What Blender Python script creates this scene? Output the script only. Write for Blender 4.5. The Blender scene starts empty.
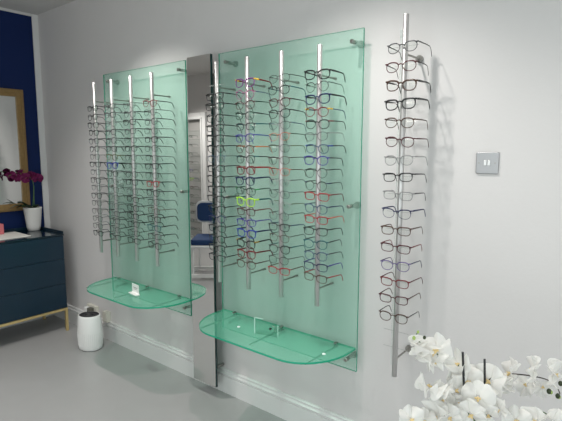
import bpy, bmesh, math, random
from mathutils import Vector, Matrix
random.seed(7)
S = bpy.context.scene
COL = S.collection
PI = math.pi

# ------------------------------------------------------------------ camera
F, YAW, PITCH, ROLL = 475.25, .6798, .12651, .0013
CAM = Vector((0, -2.0, 1.52))
_f = Vector((-math.sin(YAW), math.cos(YAW), 0)); _r = Vector((math.cos(YAW), math.sin(YAW), 0)); _u = Vector((0, 0, 1))
FW = _f*math.cos(PITCH) - _u*math.sin(PITCH); U2 = _u*math.cos(PITCH) + _f*math.sin(PITCH)
RT = _r*math.cos(ROLL) + U2*math.sin(ROLL); UP = U2*math.cos(ROLL) - _r*math.sin(ROLL)
cd = bpy.data.cameras.new('camera'); cam = bpy.data.objects.new('camera', cd); COL.objects.link(cam)
cd.sensor_fit = 'HORIZONTAL'; cd.sensor_width = 36; cd.lens = F*36/562; cd.clip_start = .02
M = Matrix((RT, UP, -FW)).transposed().to_4x4(); M.translation = CAM
cam.matrix_world = M; S.camera = cam

def at(x, y, depth):
    "survey helper: the place that lies a given distance in front of the surveyed viewpoint"
    return CAM + (FW + RT*((x-281)/F) - UP*((y-210.5)/F))*depth

# ------------------------------------------------------------------ materials
MATS = {}
def mat(name, col, rough=.5, metal=0, spec=.5, emit=None, estr=0, noise=0, nscale=20, bump=0, bscale=80, trans=0, sub=0):
    if name in MATS: return MATS[name]
    m = bpy.data.materials.new(name); m.use_nodes = True; nt = m.node_tree; b = nt.nodes['Principled BSDF']
    b.inputs['Base Color'].default_value = (*col, 1); b.inputs['Roughness'].default_value = rough
    b.inputs['Metallic'].default_value = metal; b.inputs['Specular IOR Level'].default_value = spec
    if emit: b.inputs['Emission Color'].default_value = (*emit, 1); b.inputs['Emission Strength'].default_value = estr
    if trans: b.inputs['Transmission Weight'].default_value = trans
    if noise or bump:
        tc = nt.nodes.new('ShaderNodeTexCoord')
    if noise:
        n = nt.nodes.new('ShaderNodeTexNoise'); n.inputs['Scale'].default_value = nscale; n.inputs['Detail'].default_value = 4
        nt.links.new(tc.outputs['Object'], n.inputs['Vector'])
        r = nt.nodes.new('ShaderNodeMapRange'); r.inputs['To Min'].default_value = 1-noise; r.inputs['To Max'].default_value = 1+noise
        nt.links.new(n.outputs['Fac'], r.inputs['Value'])
        mx = nt.nodes.new('ShaderNodeVectorMath'); mx.operation = 'SCALE'; mx.inputs[0].default_value = col
        nt.links.new(r.outputs['Result'], mx.inputs['Scale']); nt.links.new(mx.outputs['Vector'], b.inputs['Base Color'])
    if bump:
        n = nt.nodes.new('ShaderNodeTexNoise'); n.inputs['Scale'].default_value = bscale; n.inputs['Detail'].default_value = 3
        nt.links.new(tc.outputs['Object'], n.inputs['Vector'])
        bp = nt.nodes.new('ShaderNodeBump'); bp.inputs['Strength'].default_value = bump; bp.inputs['Distance'].default_value = .002
        nt.links.new(n.outputs['Fac'], bp.inputs['Height']); nt.links.new(bp.outputs['Normal'], b.inputs['Normal'])
    MATS[name] = m; return m

def glassy(name, tint, ior=1.45, rough=.02, body=0, bodycol=(1, 1, 1)):
    if name in MATS: return MATS[name]
    m = bpy.data.materials.new(name); m.use_nodes = True; nt = m.node_tree
    for n in list(nt.nodes): nt.nodes.remove(n)
    out = nt.nodes.new('ShaderNodeOutputMaterial')
    t = nt.nodes.new('ShaderNodeBsdfTransparent'); t.inputs['Color'].default_value = (*tint, 1)
    g = nt.nodes.new('ShaderNodeBsdfGlossy'); g.inputs['Roughness'].default_value = rough
    fr = nt.nodes.new('ShaderNodeFresnel'); fr.inputs['IOR'].default_value = ior
    mx = nt.nodes.new('ShaderNodeMixShader'); last = t
    if body:
        d = nt.nodes.new('ShaderNodeBsdfDiffuse'); d.inputs['Color'].default_value = (*bodycol, 1)
        m2 = nt.nodes.new('ShaderNodeMixShader'); m2.inputs[0].default_value = body
        nt.links.new(t.outputs[0], m2.inputs[1]); nt.links.new(d.outputs[0], m2.inputs[2]); last = m2
    ge = nt.nodes.new('ShaderNodeNewGeometry'); mm = nt.nodes.new('ShaderNodeMath'); mm.operation = 'SUBTRACT'; mm.inputs[0].default_value = 1
    mu = nt.nodes.new('ShaderNodeMath'); mu.operation = 'MULTIPLY'; nt.links.new(ge.outputs['Backfacing'], mm.inputs[1])
    nt.links.new(mm.outputs[0], mu.inputs[0]); nt.links.new(fr.outputs[0], mu.inputs[1])
    nt.links.new(mu.outputs[0], mx.inputs[0]); nt.links.new(last.outputs[0], mx.inputs[1]); nt.links.new(g.outputs[0], mx.inputs[2])
    nt.links.new(mx.outputs[0], out.inputs['Surface'])
    MATS[name] = m; return m

WALL = mat('painted_plaster', (.685, .668, .662), .6, spec=.3, noise=.012, nscale=3, bump=.25, bscale=60)
CEIL = mat('ceiling_paint', (.66, .65, .635), .8, spec=.2)
BLUE = mat('royal_blue_paint', (.002, .015, .085), .6, spec=.25, bump=.15, bscale=60)
TRIM = mat('white_gloss_paint', (.74, .74, .735), .3)
FLOOR = mat('grey_vinyl', (.37, .37, .37), .33, spec=.5, noise=.05, nscale=6, bump=.03, bscale=200)
STEEL = mat('brushed_steel', (.62, .61, .6), .32, 1)
TUBE = mat('satin_aluminium', (.56, .55, .545), .36, .7)
DSTEEL = mat('dark_steel', (.36, .35, .33), .35, 1)
GLASS = glassy('green_tinted_glass', (.90, .975, .947), body=.14, bodycol=(.47, .77, .65), ior=1.3)
GEDGE = glassy('green_glass_edge', (.25, .62, .48), body=.6, bodycol=(.05, .40, .27))
SGLASS = glassy('shelf_glass', (.78, .95, .88), body=.22, bodycol=(.22, .74, .54))
SEDGE = glassy('shelf_glass_edge', (.15, .65, .47), body=.55, bodycol=(.02, .46, .29))
CLEAR = glassy('clear_acrylic', (.93, .96, .95), ior=1.3)
CLEDGE = glassy('acrylic_edge', (.8, .95, .9), body=.5, bodycol=(.75, .95, .88))
LENS = glassy('lens', (.965, .975, .97), ior=1.16, rough=.04)
MIRROR = mat('mirror_silver', (.80, .81, .80), .0, 1)
MEDGE = mat('mirror_edge', (.008, .03, .032), .15)
WHITE = mat('white_plastic', (.8, .8, .79), .35)
BLACK = mat('black_plastic', (.012, .013, .015), .35)
GOLD = mat('brass', (.72, .56, .26), .35, .6)
GILT = mat('gilt_wood', (.30, .19, .075), .45, .25, noise=.2, nscale=40)
TEAL = mat('petrol_lacquer', (.004, .022, .042), .28, spec=.5)
TEALTOP = mat('petrol_lacquer_top', (.004, .016, .026), .12, spec=.5)
CERAM = mat('white_ceramic', (.72, .71, .69), .35)
PAPER = mat('white_paper', (.82, .81, .76), .7)
PINK = mat('pink_card', (.62, .16, .18), .6)
LEAF = mat('dark_leaf', (.012, .045, .014), .35, noise=.25, nscale=15)
STEMG = mat('stem_green', (.06, .13, .03), .5)
STEMD = mat('dark_stem', (.05, .04, .035), .5)
BUD = mat('bud_green', (.35, .48, .13), .5, noise=.35, nscale=60)
DBUD = mat('dark_bud', (.03, .045, .015), .5)
def petal_mat(name, col, tr):
    m = bpy.data.materials.new(name); m.use_nodes = True; nt = m.node_tree; b = nt.nodes['Principled BSDF']
    b.inputs['Base Color'].default_value = (*col, 1); b.inputs['Roughness'].default_value = .55; b.inputs['Specular IOR Level'].default_value = .25
    t = nt.nodes.new('ShaderNodeBsdfTranslucent'); t.inputs['Color'].default_value = (*[min(1, c*1.03) for c in col], 1)
    mx = nt.nodes.new('ShaderNodeMixShader'); mx.inputs[0].default_value = tr
    nt.links.new(b.outputs[0], mx.inputs[1]); nt.links.new(t.outputs[0], mx.inputs[2])
    nt.links.new(mx.outputs[0], nt.nodes['Material Output'].inputs['Surface']); MATS[name] = m; return m
WPETAL = petal_mat('white_petal', (.91, .90, .875), .38)
LIPY = petal_mat('yellow_lip', (.88, .70, .36), .2)
MPETAL = petal_mat('magenta_petal', (.17, .012, .085), .25)
MLIP = petal_mat('dark_magenta_lip', (.12, .004, .05), .1)

# ------------------------------------------------------------------ mesh helpers
def link(name, me, parent=None):
    o = bpy.data.objects.new(name, me); COL.objects.link(o)
    if parent: o.parent = parent
    return o
def mesh(name, bm, mats, smooth=False):
    bmesh.ops.recalc_face_normals(bm, faces=bm.faces)
    me = bpy.data.meshes.new(name); bm.to_mesh(me); bm.free()
    for m in (mats if isinstance(mats, (list, tuple)) else [mats]): me.materials.append(m)
    if smooth:
        for p in me.polygons: p.use_smooth = True
    return me
def obj(name, bm, mats, parent=None, smooth=False):
    return link(name, mesh(name, bm, mats, smooth), parent)
def thing(name, label, cat, loc=(0, 0, 0), rotz=0, group=None):
    o = bpy.data.objects.new(name, None); COL.objects.link(o); o.location = loc; o.rotation_euler = (0, 0, rotz)
    o.empty_display_size = .05
    tag(o, label, cat, group); return o
def tag(o, label, cat, group=None):
    o['label'] = label; o['category'] = cat
    if group: o['group'] = group
    return o
def struct(o): o['kind'] = 'structure'; return o

def box(bm, a, b, bev=0, mi=0):
    x0, y0, z0 = [min(p, q) for p, q in zip(a, b)]; x1, y1, z1 = [max(p, q) for p, q in zip(a, b)]
    vs = [bm.verts.new(v) for v in [(x0, y0, z0), (x1, y0, z0), (x1, y1, z0), (x0, y1, z0), (x0, y0, z1), (x1, y0, z1), (x1, y1, z1), (x0, y1, z1)]]
    fs = [bm.faces.new([vs[i] for i in q]) for q in [(0, 3, 2, 1), (4, 5, 6, 7), (0, 1, 5, 4), (1, 2, 6, 5), (2, 3, 7, 6), (3, 0, 4, 7)]]
    for f in fs: f.material_index = mi
    if bev:
        es = list({e for f in fs for e in f.edges})
        bmesh.ops.bevel(bm, geom=es, offset=bev, segments=2, affect='EDGES', profile=.5)
    return bm
def B(): return bmesh.new()
def tube(bm, pts, r, n=8, closed=False, sx=1, sz=1, up=Vector((0, 0, 1)), mi=0):
    pts = [Vector(p) for p in pts]; N = len(pts); rings = []
    rs = r if isinstance(r, (list, tuple)) else [r]*N
    for i, p in enumerate(pts):
        if closed: d = pts[(i+1) % N] - pts[i-1]
        else: d = pts[min(i+1, N-1)] - pts[max(i-1, 0)]
        d.normalize(); a = up.cross(d)
        if a.length < .05: a = Vector((1, 0, 0)).cross(d)
        a.normalize(); b = d.cross(a)
        rings.append([bm.verts.new(p + (a*math.cos(t)*sx + b*math.sin(t)*sz)*rs[i]) for t in [2*PI*k/n for k in range(n)]])
    for i in range(N if closed else N-1):
        A, Bq = rings[i], rings[(i+1) % N]
        for k in range(n): bm.faces.new([A[k], A[(k+1) % n], Bq[(k+1) % n], Bq[k]]).material_index = mi
    if not closed:
        bm.faces.new(rings[0][::-1]).material_index = mi; bm.faces.new(rings[-1]).material_index = mi
    return bm
def cyl(bm, a, b, r, n=16, r2=None, mi=0):
    return tube(bm, [a, b], [r, r2 if r2 is not None else r], n, mi=mi)
def lathe(bm, prof, n=32, c=(0, 0, 0), sx=1, sy=1, mi=0):
    rings = []
    for r, z in prof:
        rings.append([bm.verts.new((c[0]+math.cos(2*PI*k/n)*r*sx, c[1]+math.sin(2*PI*k/n)*r*sy, c[2]+z)) for k in range(n)] if r > 1e-5 else [bm.verts.new((c[0], c[1], c[2]+z))])
    for A, Bq in zip(rings, rings[1:]):
        for k in range(n):
            q = [A[k % len(A)], A[(k+1) % len(A)], Bq[(k+1) % len(Bq)], Bq[k % len(Bq)]]
            u = []
            for v in q:
                if v not in u: u.append(v)
            if len(u) > 2: bm.faces.new(u).material_index = mi
    return bm
def sphere(bm, c, r, sx=1, sy=1, sz=1, n=12, R=None):
    vs = bmesh.ops.create_uvsphere(bm, u_segments=n, v_segments=max(6, n//2), radius=r)['verts']
    for v in vs:
        w = Vector((v.co.x*sx, v.co.y*sy, v.co.z*sz))
        v.co = (R @ w if R else w) + Vector(c)
    return bm
def prism(bm, outline, z0, z1, mi_side=0, mi_top=0):
    lo = [bm.verts.new((x, y, z0)) for x, y in outline]; hi = [bm.verts.new((x, y, z1)) for x, y in outline]
    bm.faces.new(lo[::-1]).material_index = mi_top; bm.faces.new(hi).material_index = mi_top
    for i in range(len(lo)):
        j = (i+1) % len(lo); bm.faces.new([lo[i], lo[j], hi[j], hi[i]]).material_index = mi_side
    return bm

# ------------------------------------------------------------------ the setting
XL, XR, YB, ZC = -4.32, 2.4, -3.25, 2.67
def sbox(name, a, b, m, bev=0): return struct(obj(name, box(B(), a, b, bev), m))
sbox('floor', (-7.1, YB-.1, -.1), (XR+.1, .1, 0), FLOOR)
sbox('ceiling', (-7.1, YB-.1, ZC), (XR+.1, .1, ZC+.1), CEIL)
sbox('wall_main', (XL-.1, 0, 0), (XR+.1, .1, ZC), WALL)
sbox('wall_left', (XL-.1, -1.42, 0), (XL, 0, ZC-.022), BLUE)
sbox('trim_2', (XL-.1, -1.42, ZC-.022), (XL+.002, 0, ZC), CEIL)
sbox('wall_recess', (-7, -1.42, 0), (XL-.1, -1.32, ZC), WALL)
sbox('wall_far_left', (-7.1, YB, 0), (-7, -1.32, ZC), WALL)
sbox('trim_1', (XL, -.05, 0), (XL+.012, 0, ZC-.004), TRIM, .002)
# wall behind the viewer with its shop window
wb = B()
WX0, WX1, WZ0, WZ1 = -1.9, 1.9, .35, 2.45
box(wb, (-7, YB-.1, 0), (WX0, YB, ZC)); box(wb, (WX1, YB-.1, 0), (XR, YB, ZC))
box(wb, (WX0, YB-.1, 0), (WX1, YB, WZ0)); box(wb, (WX0, YB-.1, WZ1), (WX1, YB, ZC))
struct(obj('wall_back', wb, WALL))
# wall on the right with the glazed shopfront door side
wr = B(); RY0, RY1, RZ0, RZ1 = -2.9, -.9, .25, 2.4
box(wr, (XR, YB, 0), (XR+.1, RY0, ZC)); box(wr, (XR, RY1, 0), (XR+.1, 0, ZC))
box(wr, (XR, RY0, 0), (XR+.1, RY1, RZ0)); box(wr, (XR, RY0, RZ1), (XR+.1, RY1, ZC))
struct(obj('wall_right', wr, WALL))
def window(name, pts_axis, a0, a1, z0, z1, w, nmull):
    bm = B()
    def bb(u0, u1, v0, v1):
        if pts_axis == 'x': box(bm, (u0, w-.03, v0), (u1, w+.03, v1), .004)
        else: box(bm, (w-.03, u0, v0), (w+.03, u1, v1), .004)
    bb(a0, a1, z0, z0+.06); bb(a0, a1, z1-.06, z1)
    for i in range(nmull+1):
        u = a0 + (a1-a0-.05)*i/nmull; bb(u, u+.05, z0+.06, z1-.06)
    o = struct(obj(name, bm, TRIM)); g = B()
    if pts_axis == 'x': box(g, (a0+.01, w-.004, z0+.01), (a1-.01, w+.004, z1-.01))
    else: box(g, (w-.004, a0+.01, z0+.01), (w+.004, a1-.01, z1-.01))
    obj('window_pane', g, CLEAR, o)
window('window_1', 'x', WX0, WX1, WZ0, WZ1, YB-.05, 3)
window('window_2', 'y', RY0, RY1, RZ0, RZ1, XR+.05, 2)

# skirting with moulded top
def skirt(name, x0, x1):
    prof = [(0, 0), (-.02, 0), (-.02, .108), (-.012, .112), (-.012, .117), (-.021, .121), (-.021, .127), (-.014, .132), (-.010, .137), (-.0135, .141), (-.0135, .147), (-.006, .152), (0, .152)]
    bm = B(); A = [bm.verts.new((x0, y, z)) for y, z in prof]; C = [bm.verts.new((x1, y, z)) for y, z in prof]
    n = len(prof)
    for i in range(n): bm.faces.new([A[i], A[(i+1) % n], C[(i+1) % n], C[i]])
    bm.faces.new(A); bm.faces.new(C[::-1])
    return struct(obj(name, bm, TRIM))
skirt('baseboard_main', XL+.012, XR)
sb = B(); box(sb, (XL, -1.42, 0), (XL+.018, -.05, .14), .003); struct(obj('baseboard_left', sb, TRIM))
sb = B(); box(sb, (-7, YB, 0), (WX0, YB+.018, .14), .003); struct(obj('baseboard_back', sb, TRIM))

# ------------------------------------------------------------------ lights
def area(name, loc, rot, sx, sy, power, col):
    l = bpy.data.lights.new(name, 'AREA'); l.shape = 'RECTANGLE'; l.size = sx; l.size_y = sy; l.energy = power; l.color = col
    o = bpy.data.objects.new(name, l); COL.objects.link(o); o.location = loc; o.rotation_euler = rot; return o
area('daylight_back', ((WX0+WX1)/2, YB-.2, (WZ0+WZ1)/2), (PI/2, 0, 0), WX1-WX0, WZ1-WZ0, 34, (1, .985, .965))
area('daylight_right', (XR+.2, (RY0+RY1)/2, (RZ0+RZ1)/2), (0, PI/2, 0), RZ1-RZ0, RY1-RY0, 22, (1, .985, .965))
SPOTS = [(-1.1, -.70, 62), (-2.62, -.70, 76), (.42, -.70, 18), (-5.6, -2.5, 120), (-1.1, -2.6, 34), (-3.2, -2.4, 72)]  # recess and mid-room downlights are added, unseen lamps that brighten those areas
wh = ['over the right-hand glass panel', 'over the gap between the glass panels', 'to the right of the lone pole', 'added in the far recess to brighten it', 'behind the viewer', 'added in the middle of the room as fill']
for (x, y, e), w in zip(SPOTS, wh):
    t = thing('ceiling_downlight', 'small round recessed ceiling downlight '+w, 'ceiling light', (x, y, ZC), 0, 'recessed ceiling downlights')
    obj('bezel', lathe(B(), [(.030, -.001), (.030, -.006), (.044, -.008), (.048, -.004), (.048, 0)], 24), WHITE, t)
    obj('lamp_face', lathe(B(), [(0, -.003), (.030, -.003)], 24), mat('lamp_glow', (.9, .9, .85), .4, emit=(1, .95, .86), estr=6), t)
    l = bpy.data.lights.new('downlight_lamp', 'SPOT'); l.energy = e; l.spot_size = math.radians(118); l.spot_blend = .7; l.shadow_soft_size = .035; l.color = (1, .968, .925)
    o = bpy.data.objects.new('downlight_lamp', l); COL.objects.link(o); o.location = (x, y, ZC-.02)
w = bpy.data.worlds.new('world'); S.world = w; w.use_nodes = True
w.node_tree.nodes['Background'].inputs[0].default_value = (.85, .92, 1, 1); w.node_tree.nodes['Background'].inputs[1].default_value = 1.0

# ------------------------------------------------------------------ glass wall panels
def glass_panel(x0, x1, z0, z1, label, bolts):
    t = thing('display_board', label, 'glass panel', ((x0+x1)/2, -.065, z0), 0, 'tinted glass display panels')
    bm = box(B(), (x0-t.location.x, -.005, 0), (x1-t.location.x, .005, z1-z0))
    for f in bm.faces:
        if abs(f.normal.y) < .5:
            c = f.calc_center_median()
            if abs(c.y) < .004: f.material_index = 1
    obj('pane', bm, [GLASS, GEDGE], t)
    for bx, bz in bolts:
        s = thing_child('standoff', t)
        x, z = bx-t.location.x, bz-z0; b = B()
        cyl(b, (x, .0052, z), (x, .0648, z), .009, 16); cyl(b, (x, .055, z), (x, .0648, z), .017, 20)
        cyl(b, (x, -.0052, z), (x, -.026, z), .0095, 18); cyl(b, (x, -.026, z), (x, -.030, z), .0095, 18, .006)
        me = mesh('standoff', b, DSTEEL, False); s.data = me
    return t
def thing_child(name, parent):
    o = bpy.data.objects.new(name, bpy.data.meshes.new(name)); COL.objects.link(o); o.parent = parent; return o
glass_panel(-3.21, -2.305, .458, 2.056, 'tall green-tinted glass panel on the left, four poles of glasses before it', [(-3.131, 2.003), (-2.348, 2.003), (-2.348, 1.26), (-3.131, 1.26), (-2.348, .507), (-3.131, .507)])
glass_panel(-2.015, -1.091, .453, 2.058, 'tall green-tinted glass panel on the right of the slim mirror', [(-1.945, 2.003), (-1.14, 2.003), (-1.14, 1.258), (-1.945, 1.252), (-1.14, .507), (-1.945, .507)])

SHD = .33
def glass_shelf(x0, x1, z, arms, discs, label):
    cx = (x0+x1)/2
    t = thing('glass_shelf', label, 'glass shelf', (cx, -.07, z-.010), 0, 'rounded glass shelves under the panels')
    w = (x1-x0)/2; d = SHD; ol = [(-w, -.002), (w, -.002)]
    rx, ry = .22, .26
    for k in range(0, 13):
        a = PI/2*k/12; ol.append((w-rx+rx*math.cos(a), -(d-ry)-ry*math.sin(a)))
    for k in range(0, 13):
        a = PI/2*k/12; ol.append((-w+rx-rx*math.sin(a), -(d-ry)-ry*math.cos(a)))
    bm = B(); prism(bm, ol[::-1], 0, .010, 1, 0)
    obj('pane', bm, [SGLASS, SEDGE], t)
    for ax in arms:
        b = B(); x = ax-cx
        tube(b, [(x, -.004, -.007), (x, -.16, -.007), (x, -.27, -.0065)], [.0055, .0055, .003], 10)
        cyl(b, (x, -.0015, -.007), (x, -.022, -.007), .0068, 14)
        box(b, (x-.008, -.028, -.004), (x+.008, -.003, -.0005)); box(b, (x-.008, -.028, .0105), (x+.008, -.003, .0145), .001)
        obj('support_arm', b, DSTEEL, t)
    for px, py in discs:  # small white discs standing in for white spots on the shelf
        obj('white_disc', lathe(B(), [(.009, .0102), (.009, .0125), (.006, .014), (0, .0145)], 16, (px-cx, py+.07, 0)), mat('disc_white', (.9, .95, .92), .3), t)
    return t
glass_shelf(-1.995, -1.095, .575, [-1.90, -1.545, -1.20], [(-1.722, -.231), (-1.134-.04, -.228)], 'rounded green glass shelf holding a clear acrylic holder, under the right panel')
glass_shelf(-3.15, -2.285, .575, [-3.10, -2.745, -2.40], [], 'rounded green glass shelf holding a white card, under the left panel')

# ------------------------------------------------------------------ slim mirror
t = thing('wall_mirror', 'slim full-height frameless mirror between the two green glass panels', 'mirror', (-2.145, -.10, .075))
obj('mirror_face', box(B(), (-.096, -.0105, 0), (.104, -.0095, 1.981)), MIRROR, t)
obj('backing', box(B(), (-.096, -.0094, 0), (.1045, .008, 1.981)), MEDGE, t)
for z in (.1, 1.88):
    for x in (-.06, .06):
        obj('standoff', cyl(B(), (x, .0082, z), (x, .0998, z), .009, 14), DSTEEL, t)

# ------------------------------------------------------------------ display poles
def pole(x, y, z0, z1, rods, rows, label, yb, lone=False, group=None):
    x += 0 if lone else .006
    t = thing('display_pole', label, 'display pole', (x, y, z0), 0, group)
    L = z1-z0; r = .0115
    b = B(); lathe(b, [(0, 0), (r-.001, 0), (r, .001), (r, L-.001), (r-.001, L), (0, L)], 20); obj('tube', b, TUBE, t, True)
    for rz in rods:
        z = rz-z0; b = B(); cyl(b, (0, r-.001, z), (0, yb-y, z), .0042, 12)
        if lone: cyl(b, (0, yb-y-.012, z), (0, yb-y, z), .0155, 20)
        else: cyl(b, (0, yb-y-.02, z), (0, yb-y, z), .0065, 14)
        obj('rod', b, DSTEEL, t)
    for rz in rows:
        b = B(); z = rz-z0
        cyl(b, (-.058, 0, z-.012), (.058, 0, z-.012), .0011, 6)
        obj('crossbar', b, mat('grey_wire', (.45, .45, .44), .35, .6), t)
    if lone:
        b = B(); cyl(b, (-.0165, -.004, .05), (-.0165, -.004, L-.08), .0026, 8); box(b, (-.02, -.008, L-.09), (-.008, 0, L-.06)); obj('lock_rod', b, CLEAR, t)
    return t

# ------------------------------------------------------------------ spectacles
COLS = {
 'black': (.010, .010, .011), 'charcoal': (.02, .02, .022), 'dark green': (.010, .04, .025), 'navy': (.008, .012, .075), 'blue': (.012, .03, .30),
 'indigo': (.045, .02, .26), 'teal': (.005, .09, .11), 'burgundy': (.07, .008, .014), 'red': (.36, .012, .02), 'dark red': (.16, .008, .012),
 'tortoiseshell': (.06, .025, .012), 'brown': (.075, .032, .018), 'purple': (.20, .03, .22), 'magenta': (.38, .02, .19), 'orange': (.55, .13, .02),
 'lime': (.42, .75, .04), 'yellow': (.75, .48, .02), 'clear grey': (.30, .30, .30), 'grey': (.07, .07, .075), 'slate blue': (.05, .085, .15),
 'coral': (.55, .12, .07), 'olive': (.10, .11, .04), 'gold': (.45, .28, .08), 'green': (.03, .28, .07), 'lilac': (.16, .13, .27)}
def fmat(c):
    if c == 'gold': return mat('frame gold', COLS[c], .3, .9)
    return mat('frame '+c, COLS[c], .28, spec=.5)
SH = { # half width, half height, superellipse power, rim radius, outer lift, temple half height
 'rectangular': (.0268, .0168, 3.6, .0020, .0015, .0028), 'rounded': (.0262, .0195, 2.5, .0019, .001, .0026), 'round': (.0240, .0215, 2.1, .0014, 0, .0022),
 'thick': (.0272, .0198, 3.0, .0026, .003, .0040), 'thin wire': (.0258, .0185, 2.6, .0013, 0, .0019), 'browline': (.0270, .0190, 2.7, .0018, .004, .0034)}
GAP = .0095
def outline(shape, side, n=30):
    a, b, p, r, lift, th = SH[shape]; cx = side*(GAP+a); out = []
    for k in range(n):
        t = 2*PI*k/n; c, s = math.cos(t), math.sin(t)
        x = a*math.copysign(abs(c)**(2/p), c); z = b*math.copysign(abs(s)**(2/p), s)
        if s < 0: x *= 1-.14*(-s)
        u = x*side/a
        z += lift*max(0, u)*(1 if s > 0 else .2)
        if s < 0 and u < 0: z *= 1-.12*abs(u)
        wrap = .004*((abs(cx+x))/.062)**2
        out.append(Vector((cx+x, wrap, z)))
    return out
_mc = {}
def front_mesh(shape, c, accent=None):
    k = ('f', shape, c, accent)
    if k in _mc: return _mc[k]
    a, b, p, r, lift, th = SH[shape]; bm = B()
    for s in (-1, 1):
        o = outline(shape, s)
        tube(bm, o, [r*((1.4 if shape != 'thin wire' else 1.1) if v.z > b*.45 else (.6 if shape == 'browline' else .9)) for v in o], 6, True, up=Vector((0, 1, 0)))
        ex = s*(GAP+2*a); z = b*.70+lift
        mi = 1 if accent else 0
        tube(bm, [(ex-s*.003, .003, z), (ex+s*.004, .0045, z+.0005), (ex+s*.0052, .010, z)], [r*1.5, r*1.6, r*1.1], 8, mi=mi)
    zb = b*.50
    tube(bm, [(-GAP-.0015, 0, zb-.003), (-GAP*.5, -.0012, zb+.001), (0, -.0016, zb+.0022), (GAP*.5, -.0012, zb+.001), (GAP+.0015, 0, zb-.003)], r*1.15, 8)
    _mc[k] = mesh('frame_front', bm, [fmat(c), fmat(accent or c)], True); return _mc[k]
def lens_mesh(shape, s):
    k = ('l', shape, s)
    if k in _mc: return _mc[k]
    bm = B(); o = outline(shape, s); cx = s*(GAP+SH[shape][0])
    for y, fl in ((.0, 0), (.0012, 1)):
        vs = [bm.verts.new(((v.x-cx)*.985+cx, v.y+y, v.z*.985)) for v in o]; bm.faces.new(vs)
        if not fl: A = vs
    for i in range(len(A)): bm.faces.new([A[i], A[(i+1) % len(A)], vs[(i+1) % len(A)], vs[i]])
    _mc[k] = mesh('lens', bm, LENS); return _mc[k]
def temple_mesh(shape, s, c, tipc=None):
    k = ('t', shape, s, c, tipc)
    if k in _mc: return _mc[k]
    a, b, p, r, lift, th = SH[shape]; x = s*(GAP+2*a+.0048); z = b*.70+lift; bm = B()
    P = [(x, .0105, z), (x+s*.001, .03, z+.0003), (x+s*.003, .075, z), (x+s*.003, .104, z-.001), (x+s*.002, .115, z-.004), (x+s*.001, .123, z-.011), (x, .133, z-.028), (x-s*.001, .137, z-.037)]
    R = [th, th*1.05, th*.85, th*.75, th*.75, th*.85, th*.95, th*.5]
    pts = [Vector(q) for q in P]; rings = []
    for i, q in enumerate(pts):
        d = pts[min(i+1, 7)] - pts[max(i-1, 0)]; d.normalize(); A = Vector((1, 0, 0)); C = A.cross(d); C.normalize()
        rings.append([bm.verts.new(q + A*math.cos(w)*max(R[i]*.42, .0009) + C*math.sin(w)*R[i]) for w in [2*PI*j/8 for j in range(8)]])
    for i in range(7):
        for j in range(8): bm.faces.new([rings[i][j], rings[i][(j+1) % 8], rings[i+1][(j+1) % 8], rings[i+1][j]]).material_index = 1 if (tipc and i < 1) else 0
    bm.faces.new(rings[0][::-1]); bm.faces.new(rings[-1])
    _mc[k] = mesh('temple', bm, [fmat(c), fmat(tipc or c)], True); return _mc[k]

ORD = ['top', 'second', 'third', 'fourth', 'fifth', 'sixth', 'seventh', 'eighth', 'ninth', 'tenth', 'eleventh', 'twelfth', 'thirteenth', 'fourteenth', 'fifteenth', 'sixteenth', 'seventeenth', 'bottom']
_pc = {}
def copy_tree(o, parent=None):
    c = o.copy(); COL.objects.link(c)
    if parent: c.parent = parent
    for ch in list(o.children): copy_tree(ch, c)
    return c
def spectacles(x, y, ztop, shape, fc, tc, acc, label, group, jit=1.0):
    key = (shape, fc, tc, acc)
    a, b, p, r, lift, th = SH[shape]
    if key not in _pc:
        t = thing('spectacles', label, 'glasses', (0, 0, 0), 0, group)
        link('frame_front', front_mesh(shape, fc, acc), t)
        for s in (-1, 1):
            link('lens', lens_mesh(shape, s), t)
            link('temple', temple_mesh(shape, s, tc, acc), t)
        _pc[key] = t
    else: t = copy_tree(_pc[key])
    t['label'] = label; t['group'] = group
    t.location = (x+random.uniform(-.003, .003)*jit+.006, y-random.uniform(0, .003), ztop-b+random.uniform(-.002, .002))
    t.rotation_euler = (math.radians(random.uniform(-2.5, 2)*jit), math.radians(random.uniform(-2.2, 2.2)*jit), math.radians(random.uniform(-3, 3)*jit))
    return t
def desc(shape, fc, tc, acc):
    s = ('wire-rimmed ' if shape == 'thin wire' else shape+' ')
    if shape == 'thick': s = 'thick '
    if shape == 'thin wire': s = 'wire '
    d = fc+' '+s+'glasses'
    if acc: d += ' with %s hinges' % acc
    elif tc != fc: d += ' with %s arms' % tc
    return d

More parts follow.
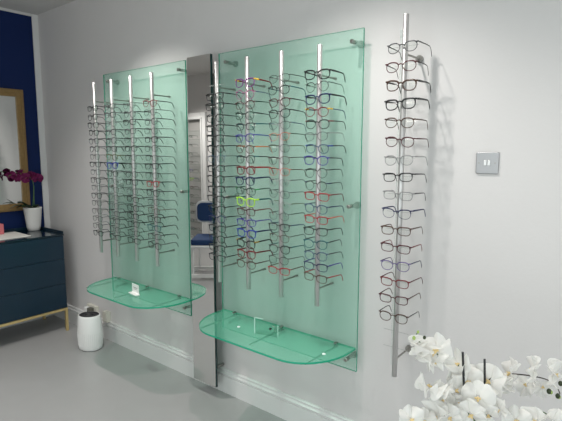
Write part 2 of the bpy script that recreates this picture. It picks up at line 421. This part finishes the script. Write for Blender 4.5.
R, Q, O, K, W_, N_ = 'rectangular', 'rounded', 'round', 'thick', 'thin wire', 'browline'
LONE = [(W_, 'charcoal', 'charcoal', None), (Q, 'burgundy', 'black', None), (K, 'tortoiseshell', 'charcoal', None), (K, 'black', 'black', None), (Q, 'tortoiseshell', 'tortoiseshell', None), (Q, 'burgundy', 'burgundy', None),
 (Q, 'clear grey', 'clear grey', None), (R, 'black', 'black', None), (R, 'clear grey', 'grey', None), (N_, 'navy', 'navy', None), (R, 'brown', 'tortoiseshell', None), (R, 'burgundy', 'dark red', None),
 (Q, 'lilac', 'navy', None), (R, 'dark red', 'burgundy', None), (R, 'purple', 'burgundy', None), (Q, 'tortoiseshell', 'black', None)]
LONE[0] = (Q, 'grey', 'charcoal', None); LONE[14] = (R, 'burgundy', 'brown', None)
R2 = [(K, 'purple', 'dark red', 'yellow'), (O, 'magenta', 'slate blue', None), (Q, 'burgundy', 'dark green', None), (Q, 'dark green', 'black', None), (R, 'charcoal', 'teal', None), (Q, 'indigo', 'blue', None), (Q, 'brown', 'orange', None), (Q, 'charcoal', 'black', 'teal'),
 (K, 'dark red', 'red', None), (K, 'navy', 'navy', None), (R, 'dark green', 'dark green', 'green'), (K, 'lime', 'teal', 'lime'), (R, 'burgundy', 'dark red', None), (R, 'indigo', 'indigo', None), (K, 'blue', 'navy', None), (K, 'charcoal', 'black', 'gold'), (K, 'dark red', 'dark red', None), (Q, 'brown', 'burgundy', None)]
R4 = [(K, 'black', 'black', None), (O, 'charcoal', 'dark green', None), (K, 'navy', 'black', None), (Q, 'dark red', 'slate blue', 'yellow'), (Q, 'black', 'black', 'dark red'), (W_, 'grey', 'clear grey', None), (Q, 'slate blue', 'charcoal', 'blue'), (Q, 'indigo', 'black', None), (O, 'charcoal', 'black', None),
 (O, 'black', 'charcoal', 'navy'), (R, 'red', 'dark red', None), (Q, 'slate blue', 'navy', None), (R, 'red', 'coral', None), (R, 'black', 'black', None), (Q, 'teal', 'charcoal', None), (Q, 'slate blue', 'charcoal', None), (R, 'navy', 'indigo', None), (R, 'brown', 'red', None)]
R3 = [(W_, 'charcoal', 'charcoal', None), (Q, 'black', 'teal', None), (Q, 'burgundy', 'black', None), (Q, 'black', 'charcoal', None), (W_, 'grey', 'slate blue', None), (W_, 'coral', 'dark green', None), (W_, 'grey', 'olive', None), (W_, 'burgundy', 'charcoal', None), (W_, 'coral', 'brown', None),
 (W_, 'clear grey', 'grey', None), (W_, 'grey', 'grey', None), (W_, 'clear grey', 'olive', None), (W_, 'grey', 'charcoal', None), (R, 'charcoal', 'slate blue', None), (W_, 'brown', 'charcoal', None), (Q, 'black', 'teal', None), (W_, 'charcoal', 'grey', None), (R, 'red', 'brown', None)]
R1 = [(R, 'charcoal', 'charcoal', None) if i % 3 else (Q, 'black', 'charcoal', None) for i in range(18)]
R1[13] = (Q, 'navy', 'black', None); R1[7] = (W_, 'slate blue', 'grey', None)
def lp(seed, special={}):
    rr = random.Random(seed); out = []
    for i in range(18):
        sh = rr.choice([W_, W_, R, Q, R]); c = rr.choice(['black', 'charcoal', 'charcoal', 'black', 'grey']); out.append((sh, c, rr.choice(['black', 'charcoal', 'grey']), None))
    for k, v in special.items(): out[k] = v
    return out
L1 = lp(1); L2 = lp(2, {7: (Q, 'olive', 'olive', None), 8: (K, 'blue', 'charcoal', None)}); L3 = lp(3); L4 = lp(4, {1: (Q, 'dark red', 'charcoal', None), 10: (R, 'red', 'charcoal', None), 15: (R, 'teal', 'black', None), 13: (W_, 'burgundy', 'brown', None)})

RP = 'on the right glass panel'; LP_ = 'on the left glass panel'
POLES = [(-3.115, L1, 'first pole of left panel', True), (-2.90, L2, 'second pole of left panel', True), (-2.68, L3, 'third pole of left panel', True), (-2.46, L4, 'last pole of left panel', True),
         (-1.895, R1, 'first pole of right panel', True), (-1.677, R2, 'second pole of right panel', False), (-1.456, R3, 'third pole of right panel', False), (-1.238, R4, 'last pole of right panel', False)]
for i, (px, specs, nm, skip) in enumerate(POLES):
    ztop, dz = 1.872, .0545
    rows = [ztop-dz*k for k in range(18)]
    pole(px, -.205, .79, 1.982, [1.850, .872], rows, 'slim silver tube holding glasses, '+nm.replace('pole', 'from the left,').replace('first from the left,', 'leftmost').replace('last from the left,', 'rightmost'), -.0705, False, 'silver poles in front of the glass panels')
    for k, sp in enumerate(specs):
        if skip and k == 0: continue
        spectacles(px, -.2235, rows[k], *sp, desc(*sp)+', '+ORD[k]+' row, '+nm, 'glasses on the '+nm)
rows = [1.946-.0745*k for k in range(18)]
pole(-.855, -.15, .537, 2.058, [1.905, .615], rows, 'tall silver pole fixed straight to the white wall, right of the glass panels', 0, True)
for k, sp in enumerate(LONE):
    spectacles(-.866, -.1688, rows[k], *sp, desc(*sp)+(', top of lone wall pole' if k == 0 else ', lowest pair on lone wall pole' if k == 15 else ', %s down on lone wall pole' % ORD[k]), 'glasses on the lone wall pole', .9)

# ------------------------------------------------------------------ light switch
t = thing('light_switch', 'square brushed-steel light switch on the white wall at right', 'light switch', (-.557, 0, 1.470))
obj('plate', box(B(), (-.043, -.0075, -.043), (.043, -.0002, .043), .003), mat('switch_steel', (.40, .40, .41), .38, .6), t)
obj('rocker', box(box(B(), (-.013, -.0105, -.011), (-.001, -.0072, .011), .0015), (.001, -.0095, -.011), (.012, -.0072, .011), .0015), [STEEL], t)
for s in (-1, 1): obj('screw', cyl(B(), (s*.031, -.0076, 0), (s*.031, -.0088, 0), .0035, 12), DSTEEL, t)

# ------------------------------------------------------------------ items on the glass shelves
t = thing('display_card', 'small white folded card standing on the left glass shelf', 'card', (-2.675, -.225, .5752), math.radians(-8))
b = B(); box(b, (-.047, -.0015, .0005), (.047, .0015, .062), .0005); box(b, (-.047, -.03, 0), (.06, .0015, .003), .0005)
obj('card', b, mat('white_card', (.9, .9, .88), .4), t)
obj('print', box(box(B(), (-.030, -.0019, .035), (.030, -.0016, .041)), (-.022, -.0019, .026), (.022, -.0016, .030)), mat('grey_print', (.4, .4, .4), .6), t)
t = thing('acrylic_holder', 'clear acrylic sign holder with black clip, standing on the right glass shelf', 'sign holder', (-1.53, -.222, .5752), math.radians(14))
b = box(B(), (-.066, -.003, .0003), (.062, .000, .082)); box(b, (-.066, .0002, .0003), (.062, .05, .003))
obj('body', b, [CLEAR, CLEDGE], t)
obj('edge_strip', box(box(B(), (-.072, -.004, 0), (-.0662, .002, .086)), (-.0660, -.003, .0822), (-.020, .001, .086)), CLEDGE, t)
obj('edge_strip', box(B(), (.0622, -.003, 0), (.065, .001, .062)), CLEDGE, t)
b = B(); cyl(b, (.024, -.0032, .040), (.024, -.011, .040), .006, 14); obj('clip', b, BLACK, t)
b = B(); tube(b, [(.034, -.006, .056), (.050, -.006, .054), (.047, -.006, .040), (.051, -.006, .030)], .0016, 8); obj('hook', b, DSTEEL, t)

# ------------------------------------------------------------------ sideboard
t = thing('sideboard', 'dark petrol-blue sideboard on slim brass legs against the blue wall', 'cabinet', (-4.07, -.665, 0))
hx, hy = .233, .55   # body centre offset: front at x=-3.837, right end at y=-.13
obj('body', box(B(), (-hx+.004, -hy, .20), (hx-.018, hy, .815), .003), TEAL, t)
b = box(B(), (-hx+.004, -hy-.002, .815), (hx, hy+.002, .830), .002); obj('top', b, TEALTOP, t)
b = box(B(), (-hx+.004, hy-.006, .8300), (hx-.004, hy, .852), .002); box(b, (-hx+.004, -hy, .8302), (-hx+.010, hy-.0065, .852), .002); obj('rim', b, TEAL, t)
for z0, z1 in ((.203, .411), (.413, .621), (.623, .813)):
    for y0, y1 in ((-hy+.004, -.002), (.002, hy-.004)):
        obj('drawer', box(B(), (hx-.018, y0, z0), (hx-.001, y1, z1), .002), TEAL, t)
b = B(); box(b, (hx-.020, -hy, .180), (hx, hy, .1995)); box(b, (-hx+.004, -hy, .180), (-hx+.024, hy, .1995)); box(b, (-hx+.024, hy-.02, .180), (hx-.020, hy, .1995)); box(b, (-hx+.024, -hy, .180), (hx-.020, -hy+.02, .1995)); obj('base_frame', b, GOLD, t)
for x in (hx-.020, -hy*0-hx+.026):
    for y in (-hy, hy-.020):
        obj('leg', box(B(), (x, y, 0), (x+.020, y+.020, .180)), GOLD, t)

t = thing('wall_mirror', 'gilt-framed rectangular mirror hanging on the blue wall over the sideboard', 'mirror', (XL, -.165, 1.0))
w, h, fw = 1.0, 1.024, .062
b = B()
for a0, a1, z0, z1 in ((-w, 0, 0, fw), (-w, 0, h-fw, h), (-w, -w+fw, fw, h-fw), (-fw, 0, fw, h-fw)):
    box(b, (.0005, a0, z0), (.022, a1, z1), .003)
for a0, a1, z0, z1 in ((-w+.012, -.012, .012, .026), (-w+.012, -.012, h-.026, h-.012), (-w+.012, -w+.026, .026, h-.026), (-.026, -.012, .026, h-.026)):
    box(b, (.022, a0, z0), (.030, a1, z1), .002)
obj('frame', b, GILT, t)
obj('mirror_face', box(B(), (.004, -w+fw, fw), (.010, -fw, h-fw)), MIRROR, t)

t = tag(obj('tray', box(B(), (-.1525, -.40, 0), (.1525, 0, .006), .002), PAPER), 'flat white tray lying on the dark sideboard top', 'tray'); t.location = (-4.080, -.335, .8302)
t = tag(obj('gift_box', box(B(), (-.03, -.09, 0), (.03, 0, .085), .002), PINK), 'small pink box standing on the white tray by the gilt mirror', 'box'); t.location = (-4.185, -.448, .8364)

# ------------------------------------------------------------------ orchids
def petal_pts(L, Wd, ang, cup, tilt, n=7, m=4, base=.12):
    g = []
    for i in range(n+1):
        u = i/n; hw = Wd/2*max(.10, math.sqrt(max(0, 1-((u-.60)/.60)**2)) if u < .60 else math.sqrt(max(0, 1-((u-.60)/.41)**2)))
        row = []
        for j in range(-m, m+1):
            v = j/m; x = v*hw; y = L*(base+u*(1-base)); z = -cup*(v*v)*hw + tilt*L*u*u + .10*hw*math.sin(3*u+v*2)
            row.append(Vector((x*math.cos(ang)-y*math.sin(ang), x*math.sin(ang)+y*math.cos(ang), z)))
        g.append(row)
    return g
def flower_mesh(name, m, close=0.0, s=1.0):
    bm = B()
    for ang, L, Wd, z in ((0, .046, .036, -.001), (2.2, .044, .034, -.002), (-2.2, .044, .034, -.002), (1.25, .048, .060, .002), (-1.25, .048, .060, .002)):
        g = petal_pts(L*s, Wd*s, ang, .25+close, (.35*close*3 - .08))
        vs = [[bm.verts.new(p+Vector((0, 0, z*s))) for p in r] for r in g]
        for i in range(len(vs)-1):
            for j in range(len(vs[0])-1): bm.faces.new([vs[i][j], vs[i][j+1], vs[i+1][j+1], vs[i+1][j]])
    me = bpy.data.meshes.new(name); bm.to_mesh(me); bm.free(); me.materials.append(m)
    for p in me.polygons: p.use_smooth = True
    return me
def lip_mesh(name, m, s=1.0):
    bm = B(); sphere(bm, (0, -.004*s, .007*s), .006*s, 1, 1.2, .9, 10)
    tube(bm, [(0, -.003*s, .004*s), (0, -.012*s, .011*s), (0, -.019*s, .010*s)], [.004*s, .0055*s, .001*s], 8)
    for q in (-1, 1): tube(bm, [(q*.002*s, -.003*s, .006*s), (q*.009*s, -.005*s, .010*s), (q*.010*s, 0, .014*s)], [.003*s, .0042*s, .001*s], 6)
    return mesh(name, bm, m, True)
def place_flower(fm, lm, loc, normal, size, spin, parent, label=None):
    o = link('flower', fm, parent); o.location = Vector(loc)-parent.location
    q = Vector(normal).normalized().to_track_quat('Z', 'Y') @ Matrix.Rotation(spin, 3, 'Z').to_quaternion()
    o.rotation_mode = 'QUATERNION'; o.rotation_quaternion = q; o.scale = (size,)*3
    link('lip', lm, o); return o
def smooth_path(P, n=6):
    P = [Vector(p) for p in P]; out = []
    for i in range(len(P)-1):
        p0, p1, p2, p3 = P[max(i-1, 0)], P[i], P[i+1], P[min(i+2, len(P)-1)]
        for k in range(n):
            t = k/n; out.append(.5*((2*p1)+(-p0+p2)*t+(2*p0-5*p1+4*p2-p3)*t*t+(-p0+3*p1-3*p2+p3)*t**3))
    out.append(P[-1]); return out
def leaf(bm, base, d, L, Wd, droop):
    d = Vector(d).normalized(); side = d.cross(Vector((0, 0, 1))).normalized(); rows = []
    for i in range(9):
        u = i/8; hw = Wd/2*max(.12, math.sin(PI*(u*.88+.1)))**.7 if u < 1 else .001
        c = Vector(base)+d*L*u*(1-.15*u)+Vector((0, 0, 1))*(L*(.75*u-droop*u*u))
        rows.append([bm.verts.new(c-side*hw+Vector((0, 0, hw*.35))), bm.verts.new(c), bm.verts.new(c+side*hw+Vector((0, 0, hw*.35)))])
    for a, b in zip(rows, rows[1:]):
        for j in (0, 1): bm.faces.new([a[j], a[j+1], b[j+1], b[j]])

WF = [flower_mesh('white_flower_open', WPETAL, 0), flower_mesh('white_flower_half', WPETAL, .45), flower_mesh('white_flower_shut', WPETAL, .9)]
WL = lip_mesh('white_lip', LIPY, .72)
base = Vector((-.345, -.735, .46))
t = thing('white_orchid', 'white orchid with many large blooms and buds, in front of the lone pole', 'orchid', base)
def rel(P): return [Vector(p)-base for p in P]
# pot, leaves (below the picture)
obj('pot', lathe(B(), [(0, 0), (.055, 0), (.062, .01), (.082, .15), (.084, .155), (.078, .155), (.074, .14), (0, .138)], 32), CERAM, t, True)
for k in range(6):
    a = k*1.05+.3; b = B(); leaf(b, (.02*math.cos(a), .02*math.sin(a), .14), (math.cos(a), math.sin(a), 0), .17, .06, .8); obj('leaf', b, LEAF, t, True)
top = base+Vector((0, 0, .14))
stems = [
 [top, at(487, 440, 1.27), at(483, 400, 1.27), at(474, 374, 1.27), at(460, 366, 1.26), at(447, 361, 1.25), at(432, 350, 1.24), at(421, 343, 1.23), at(415, 338, 1.23), at(418, 332, 1.23)],
 [top, at(492, 440, 1.30), at(488, 400, 1.31), at(490, 378, 1.32), at(505, 374, 1.33), at(525, 375, 1.33), at(545, 379, 1.32), at(556, 386, 1.31), at(560, 394, 1.31)],
 [top, at(480, 440, 1.20), at(470, 415, 1.20), at(452, 412, 1.20), at(438, 410, 1.19), at(424, 414, 1.18), at(414, 422, 1.18)],
 [top, at(500, 440, 1.24), at(505, 422, 1.22), at(520, 410, 1.21), at(538, 410, 1.2), at(556, 420, 1.2)]]
for P in stems:
    P = P[:1]+[q-(CAM-q).normalized()*.03 for q in P[1:]]
    pp = smooth_path(rel(P)); obj('stem', tube(B(), pp, [.0026-.0012*i/len(pp) for i in range(len(pp))], 8), STEMD if len(P) == 9 else STEMG, t, True)
for (x0, y0, x1, y1, d) in ((462.7, 352, 466, 445, 1.235), (484.6, 359, 485, 445, 1.25)):
    b = B(); tube(b, [at(x1, y1, d)-base, at(x0, y0, d)-base], .0030, 8); tube(b, [top-base, at(x1, y1, d)-base], .003, 8); obj('stake', b, BLACK, t)
C_ = lambda x, y, d: (CAM-at(x, y, d)).normalized()
FL = [ # x, y, depth, size, type, yaw off, pitch off, spin
 (415, 346, 1.235, .72, 2, -82, 5, .25), (421, 353, 1.235, .75, 2, -84, 5, -.2), (437, 350, 1.235, 1.1, 1, 25, 15, .2), (432, 354, 1.24, .7, 2, -50, -20, .9), (434.5, 363, 1.23, .55, 2, -30, -60, 3.0),
 (458, 364, 1.255, .85, 2, 20, 30, .4), (429, 388, 1.20, .9, 2, -20, 72, 1.4), (443, 391, 1.20, .75, 1, 20, 60, .4), (467, 381, 1.25, 1.05, 1, -15, 5, .2), (490, 381, 1.25, 1.15, 1, 30, 5, -.3),
 (478, 397, 1.205, 1.05, 0, 5, -5, .1), (455, 390, 1.24, .9, 2, -35, 10, .5), (456, 376, 1.27, .8, 1, -40, 20, -.4), (499, 409, 1.21, .75, 1, 35, -15, .3), (470, 375, 1.28, .9, 0, 0, 20, 2.0),
 (511, 373, 1.32, 1.1, 1, 74, 8, .25), (507, 384, 1.31, .8, 2, 78, -10, .1), (533, 370, 1.33, 1.05, 1, 82, 6, -.1), (526, 386, 1.34, .8, 1, 35, -5, 3.1), (554, 374, 1.325, 1.1, 1, -78, 5, .15), (542, 388, 1.34, .7, 1, -30, -5, 3.0),
 (411, 419, 1.18, .85, 1, -20, 10, .1), (425, 421, 1.19, .8, 1, 15, 5, .3), (438, 417, 1.19, .95, 2, 50, 0, -.2), (449, 417, 1.19, .8, 1, -10, -10, .6), (470, 414, 1.19, 1.0, 1, 0, -25, .7), (458, 404, 1.22, .8, 2, -30, -15, 2.2), (444, 400, 1.22, .7, 2, 40, 20, 1.1),
 (516, 420, 1.21, .9, 1, -10, 10, .1), (537, 421, 1.2, .85, 2, 40, 5, 0), (555, 422, 1.2, .85, 2, -45, 8, .1), (488, 415, 1.2, .8, 1, 20, -20, 1.2)]
for x, y, d, s, ty, yw, pt, sp in FL:
    n = C_(x, y, d); side = n.cross(Vector((0, 0, 1))).normalized(); upv = side.cross(n)
    n2 = n*math.cos(math.radians(yw))*math.cos(math.radians(pt)) + side*math.sin(math.radians(yw)) + upv*math.sin(math.radians(pt))
    place_flower(WF[ty], WL, at(x, y, d), n2, s*.84, sp, t)
for x, y, d, r, m in ((418, 332, 1.23, .0035, BUD), (414, 338, 1.225, .0045, BUD), (424.5, 337.5, 1.23, .0042, DBUD), (447, 355.5, 1.25, .007, BUD), (549, 391.3, 1.30, .0062, DBUD), (557.8, 396, 1.30, .0062, DBUD), (560.5, 383.5, 1.31, .006, DBUD), (551, 392.3, 1.299, .0045, BUD), (559, 397, 1.299, .0045, BUD)):
    obj('bud', sphere(B(), at(x, y, d)-base, r, 1, 1, 1.25, 12), m, t, True)
# low stand under the orchid (below the picture)
t = thing('side_table', 'small round white side table on a steel foot under the white orchid', 'table', (-.345, -.735, 0))
obj('tabletop', lathe(B(), [(0, .435), (.17, .435), (.175, .44), (.175, .455), (.17, .46), (0, .46)], 40), WHITE, t)
obj('pedestal', lathe(B(), [(0, .02), (.03, .02), (.025, .04), (.022, .42), (.05, .4349), (0, .4349)], 24), STEEL, t)
obj('foot', lathe(B(), [(0, 0), (.13, 0), (.132, .008), (.12, .015), (0, .02)], 32), STEEL, t)

# purple orchid in the white pot
base = Vector((-4.208, -.190, .8302))
t = thing('purple_orchid', 'dark pink orchid in a tall white pot on the sideboard corner', 'orchid', base)
obj('pot', lathe(B(), [(0, 0), (.044, 0), (.048, .005), (.055, .03), (.0555, .035), (.071, .185), (.073, .19), (.073, .200), (.067, .200), (.064, .185), (0, .180)], 32), CERAM, t, True)
for a, L, dr in ((-1.9, .20, .75), (-.9, .17, .55), (.2, .10, .3), (1.9, .06, .2), (-1.3, .13, .1), (-2.4, .17, .9)):
    b = B(); leaf(b, (.012*math.cos(a), .012*math.sin(a), .182), (math.cos(a), math.sin(a), 0), L, .050, dr); obj('leaf', b, LEAF, t, True)
P = [(0, 0, .18), (.010, .01, .30), (.015, .012, .40), (.02, -.01, .455), (.03, -.07, .49), (.04, -.14, .50), (.05, -.20, .47)]
obj('stem', tube(B(), smooth_path(P), .003, 8), STEMG, t, True)
obj('stake', cyl(B(), (.006, .012, .18), (.010, .018, .385), .0035, 8), mat('green_stake', (.05, .12, .03), .5), t)
MF = [flower_mesh('magenta_flower_open', MPETAL, .1), flower_mesh('magenta_flower_half', MPETAL, .5)]; ML = lip_mesh('magenta_lip', MLIP)
for i, (x, y, z, s, yw) in enumerate(((.03, .045, .445, 1.0, 10), (.035, .0, .475, .9, -35), (.05, -.055, .455, .95, 20), (.03, -.085, .490, .9, 30), (.05, -.135, .465, .95, -30), (.045, -.175, .490, .8, 25))):
    a = math.radians(yw-28); place_flower(MF[i % 2], ML, base+Vector((x, y, z)), (math.cos(a), math.sin(a), -.15), s*.98, i*.7, t)

# ------------------------------------------------------------------ air purifier, sockets
t = thing('air_purifier', 'small white cylindrical air purifier with black top, on the floor under the left shelf', 'air purifier', (-3.345, -.195, 0), math.radians(20))
prof = [(0, .004), (.078, .004), (.086, .010), (.088, .03), (.0925, .10), (.0925, .15), (.088, .22), (.083, .262), (.080, .270), (.0745, .272), (.072, .266)]
obj('body', lathe(B(), prof, 48, sx=1.05, sy=.86), mat('purifier_white', (.86, .86, .85), .4), t, True)
b = B()
for k in range(40):
    a = 2*PI*k/40; p0 = (math.cos(a)*.0935*1.05, math.sin(a)*.0935*.86)
    tube(b, [(p0[0]*.955, p0[1]*.955, .035), (p0[0], p0[1], .10), (p0[0], p0[1], .14)], .0016, 5)
o = obj('grille', b, mat('purifier_rib', (.78, .78, .77), .5), t); 
obj('top_grille', lathe(B(), [(0, .262), (.03, .262), (.034, .266), (.07, .266), (.0735, .271), (.0715, .2725)], 40, sx=1.05, sy=.86), BLACK, t)
obj('foot', lathe(B(), [(0, 0), (.074, 0), (.076, .004), (0, .0045)], 32, sx=1.05, sy=.86), mat('grey_foot', (.3, .3, .3), .5), t)
t = thing('wall_socket', 'white surface-mounted socket above the skirting, right of the air purifier', 'socket', (-3.402, 0, .150))
obj('back_box', box(B(), (-.030, -.030, 0), (.030, -.0002, .085), .003), mat('cream_plastic', (.74, .72, .64), .4), t)
obj('face_plate', box(B(), (-.032, -.036, -.001), (.032, -.0301, .086), .002), mat('cream_plastic', (.74, .72, .64), .4), t)
t = thing('wall_socket', 'white socket with a plug in it, above the skirting, half behind the air purifier', 'socket', (-3.62, 0, .155))
obj('face_plate', box(B(), (-.073, -.025, 0), (.073, -.0002, .086), .003), mat('cream_plastic', (.74, .72, .64), .4), t)
obj('plug', box(B(), (-.005, -.065, .028), (.045, -.0255, .075), .008), mat('plug_dark', (.12, .12, .1), .5), t)
obj('plug', box(B(), (-.062, -.060, .022), (-.018, -.0255, .07), .008), WHITE, t)

# ------------------------------------------------------------------ far end of the shop, seen in the slim mirror
t = thing('display_case', 'tall recessed case of glasses in a white architrave, seen in the slim mirror', 'display case', (-5.92, YB, 0))
b = B(); box(b, (.30, .001, 0), (.40, .045, 2.09), .006); box(b, (-.40, .001, 0), (-.30, .045, 2.09), .006); box(b, (-.2995, .001, 1.99), (.2995, .045, 2.09), .006)
box(b, (.30, .045, 0), (.33, .06, 2.02), .004); box(b, (-.33, .045, 0), (-.30, .06, 2.02), .004); box(b, (-.2995, .045, 1.99), (.2995, .06, 2.02), .004)
obj('architrave', b, TRIM, t)
obj('back_panel', box(B(), (-.2995, .001, .0), (.2995, .010, 1.989)), mat('case_grey', (.40, .39, .38), .4), t)
b = B()
for k in range(14): box(b, (-.29, .011, .12+.13*k), (.29, .075, .126+.13*k))
obj('shelf', b, CLEAR, t)
rr = random.Random(3); k = 0
for r_ in range(13):
    for c_ in range(4):
        cc = rr.choice(['black', 'charcoal', 'tortoiseshell', 'dark red', 'magenta', 'teal', 'grey', 'yellow', 'black', 'grey'])
        o = copy_tree(_pc[list(_pc)[rr.randrange(len(_pc))]])
        o['label'] = 'glasses in display case seen in slim mirror, %s shelf, place %s' % (ORD[12-r_], ['one', 'two', 'three', 'four'][c_]); o['group'] = 'glasses in the mirrored case'
        # arms folded over the shelf front: stands facing the shop
        o.location = (-5.92+(-.205+.137*c_), YB+.20, .20+.13*r_-.06+.02); o.rotation_euler = (0, 0, PI); o.scale = (.92,)*3
        o.location.z = .126+.13*r_+.0365
t = thing('shop_chair', 'navy upholstered chair with white shell on a white sled base, seen in the slim mirror', 'chair', (-4.20, -2.10, 0), math.radians(142))
def rrect(w_, h_, r_, n=6):
    out = []
    for cx, cz, a0 in ((w_-r_, h_-r_, 0), (-w_+r_, h_-r_, PI/2), (-w_+r_, -h_+r_, PI), (w_-r_, -h_+r_, 1.5*PI)):
        for k in range(n+1): a = a0+PI/2*k/n; out.append((cx+r_*math.cos(a), cz+r_*math.sin(a)))
    return out
def pad(w_, h_, r_, y0, y1, zc):
    bm = B(); A = [bm.verts.new((x, y0, zc+z)) for x, z in rrect(w_, h_, r_)]; C = [bm.verts.new((x, y1, zc+z)) for x, z in rrect(w_, h_, r_)]
    bm.faces.new(A); bm.faces.new(C[::-1])
    for i in range(len(A)): bm.faces.new([A[i], A[(i+1) % len(A)], C[(i+1) % len(A)], C[i]])
    return bm
NAVY = mat('navy_fabric', (.006, .035, .12), .7)
obj('shell', pad(.235, .135, .07, .20, .235, .76), WHITE, t); obj('backrest', pad(.212, .112, .06, .165, .1995, .76), NAVY, t)
obj('seat', box(B(), (-.22, -.25, .42), (.22, .17, .49), .02), NAVY, t)
obj('seat_shell', box(B(), (-.235, -.26, .39), (.235, .235, .4195), .012), WHITE, t)
obj('shell_bracket', box(B(), (-.06, .2, .4197), (.06, .232, .624)), WHITE, t)
for sy in (-.2, .2):
    obj('base_bar', box(B(), (-.27, sy-.02, .03), (.27, sy+.02, .065), .003), WHITE, t)
    for sx in (-.25, .25):
        obj('foot', box(B(), (sx-.02, sy-.015, 0), (sx+.02, sy+.015, .0298)), WHITE, t)
for sx in (-.2, .2):
    for sy in (-.2, .2): obj('leg', cyl(B(), (sx, sy, .3898), (sx, sy, .0652), .011, 12), WHITE, t)

# ------------------------------------------------------------------ render look
S.view_settings.view_transform = 'Standard'; S.view_settings.look = 'None'; S.view_settings.gamma = 1; S.view_settings.use_curve_mapping = False
S.view_settings.exposure = 0.14
c = S.cycles
c.use_denoising = True; c.max_bounces = 10; c.diffuse_bounces = 4; c.glossy_bounces = 4; c.transparent_max_bounces = 40; c.transmission_bounces = 8
c.sample_clamp_indirect = 6; c.caustics_reflective = False; c.caustics_refractive = False
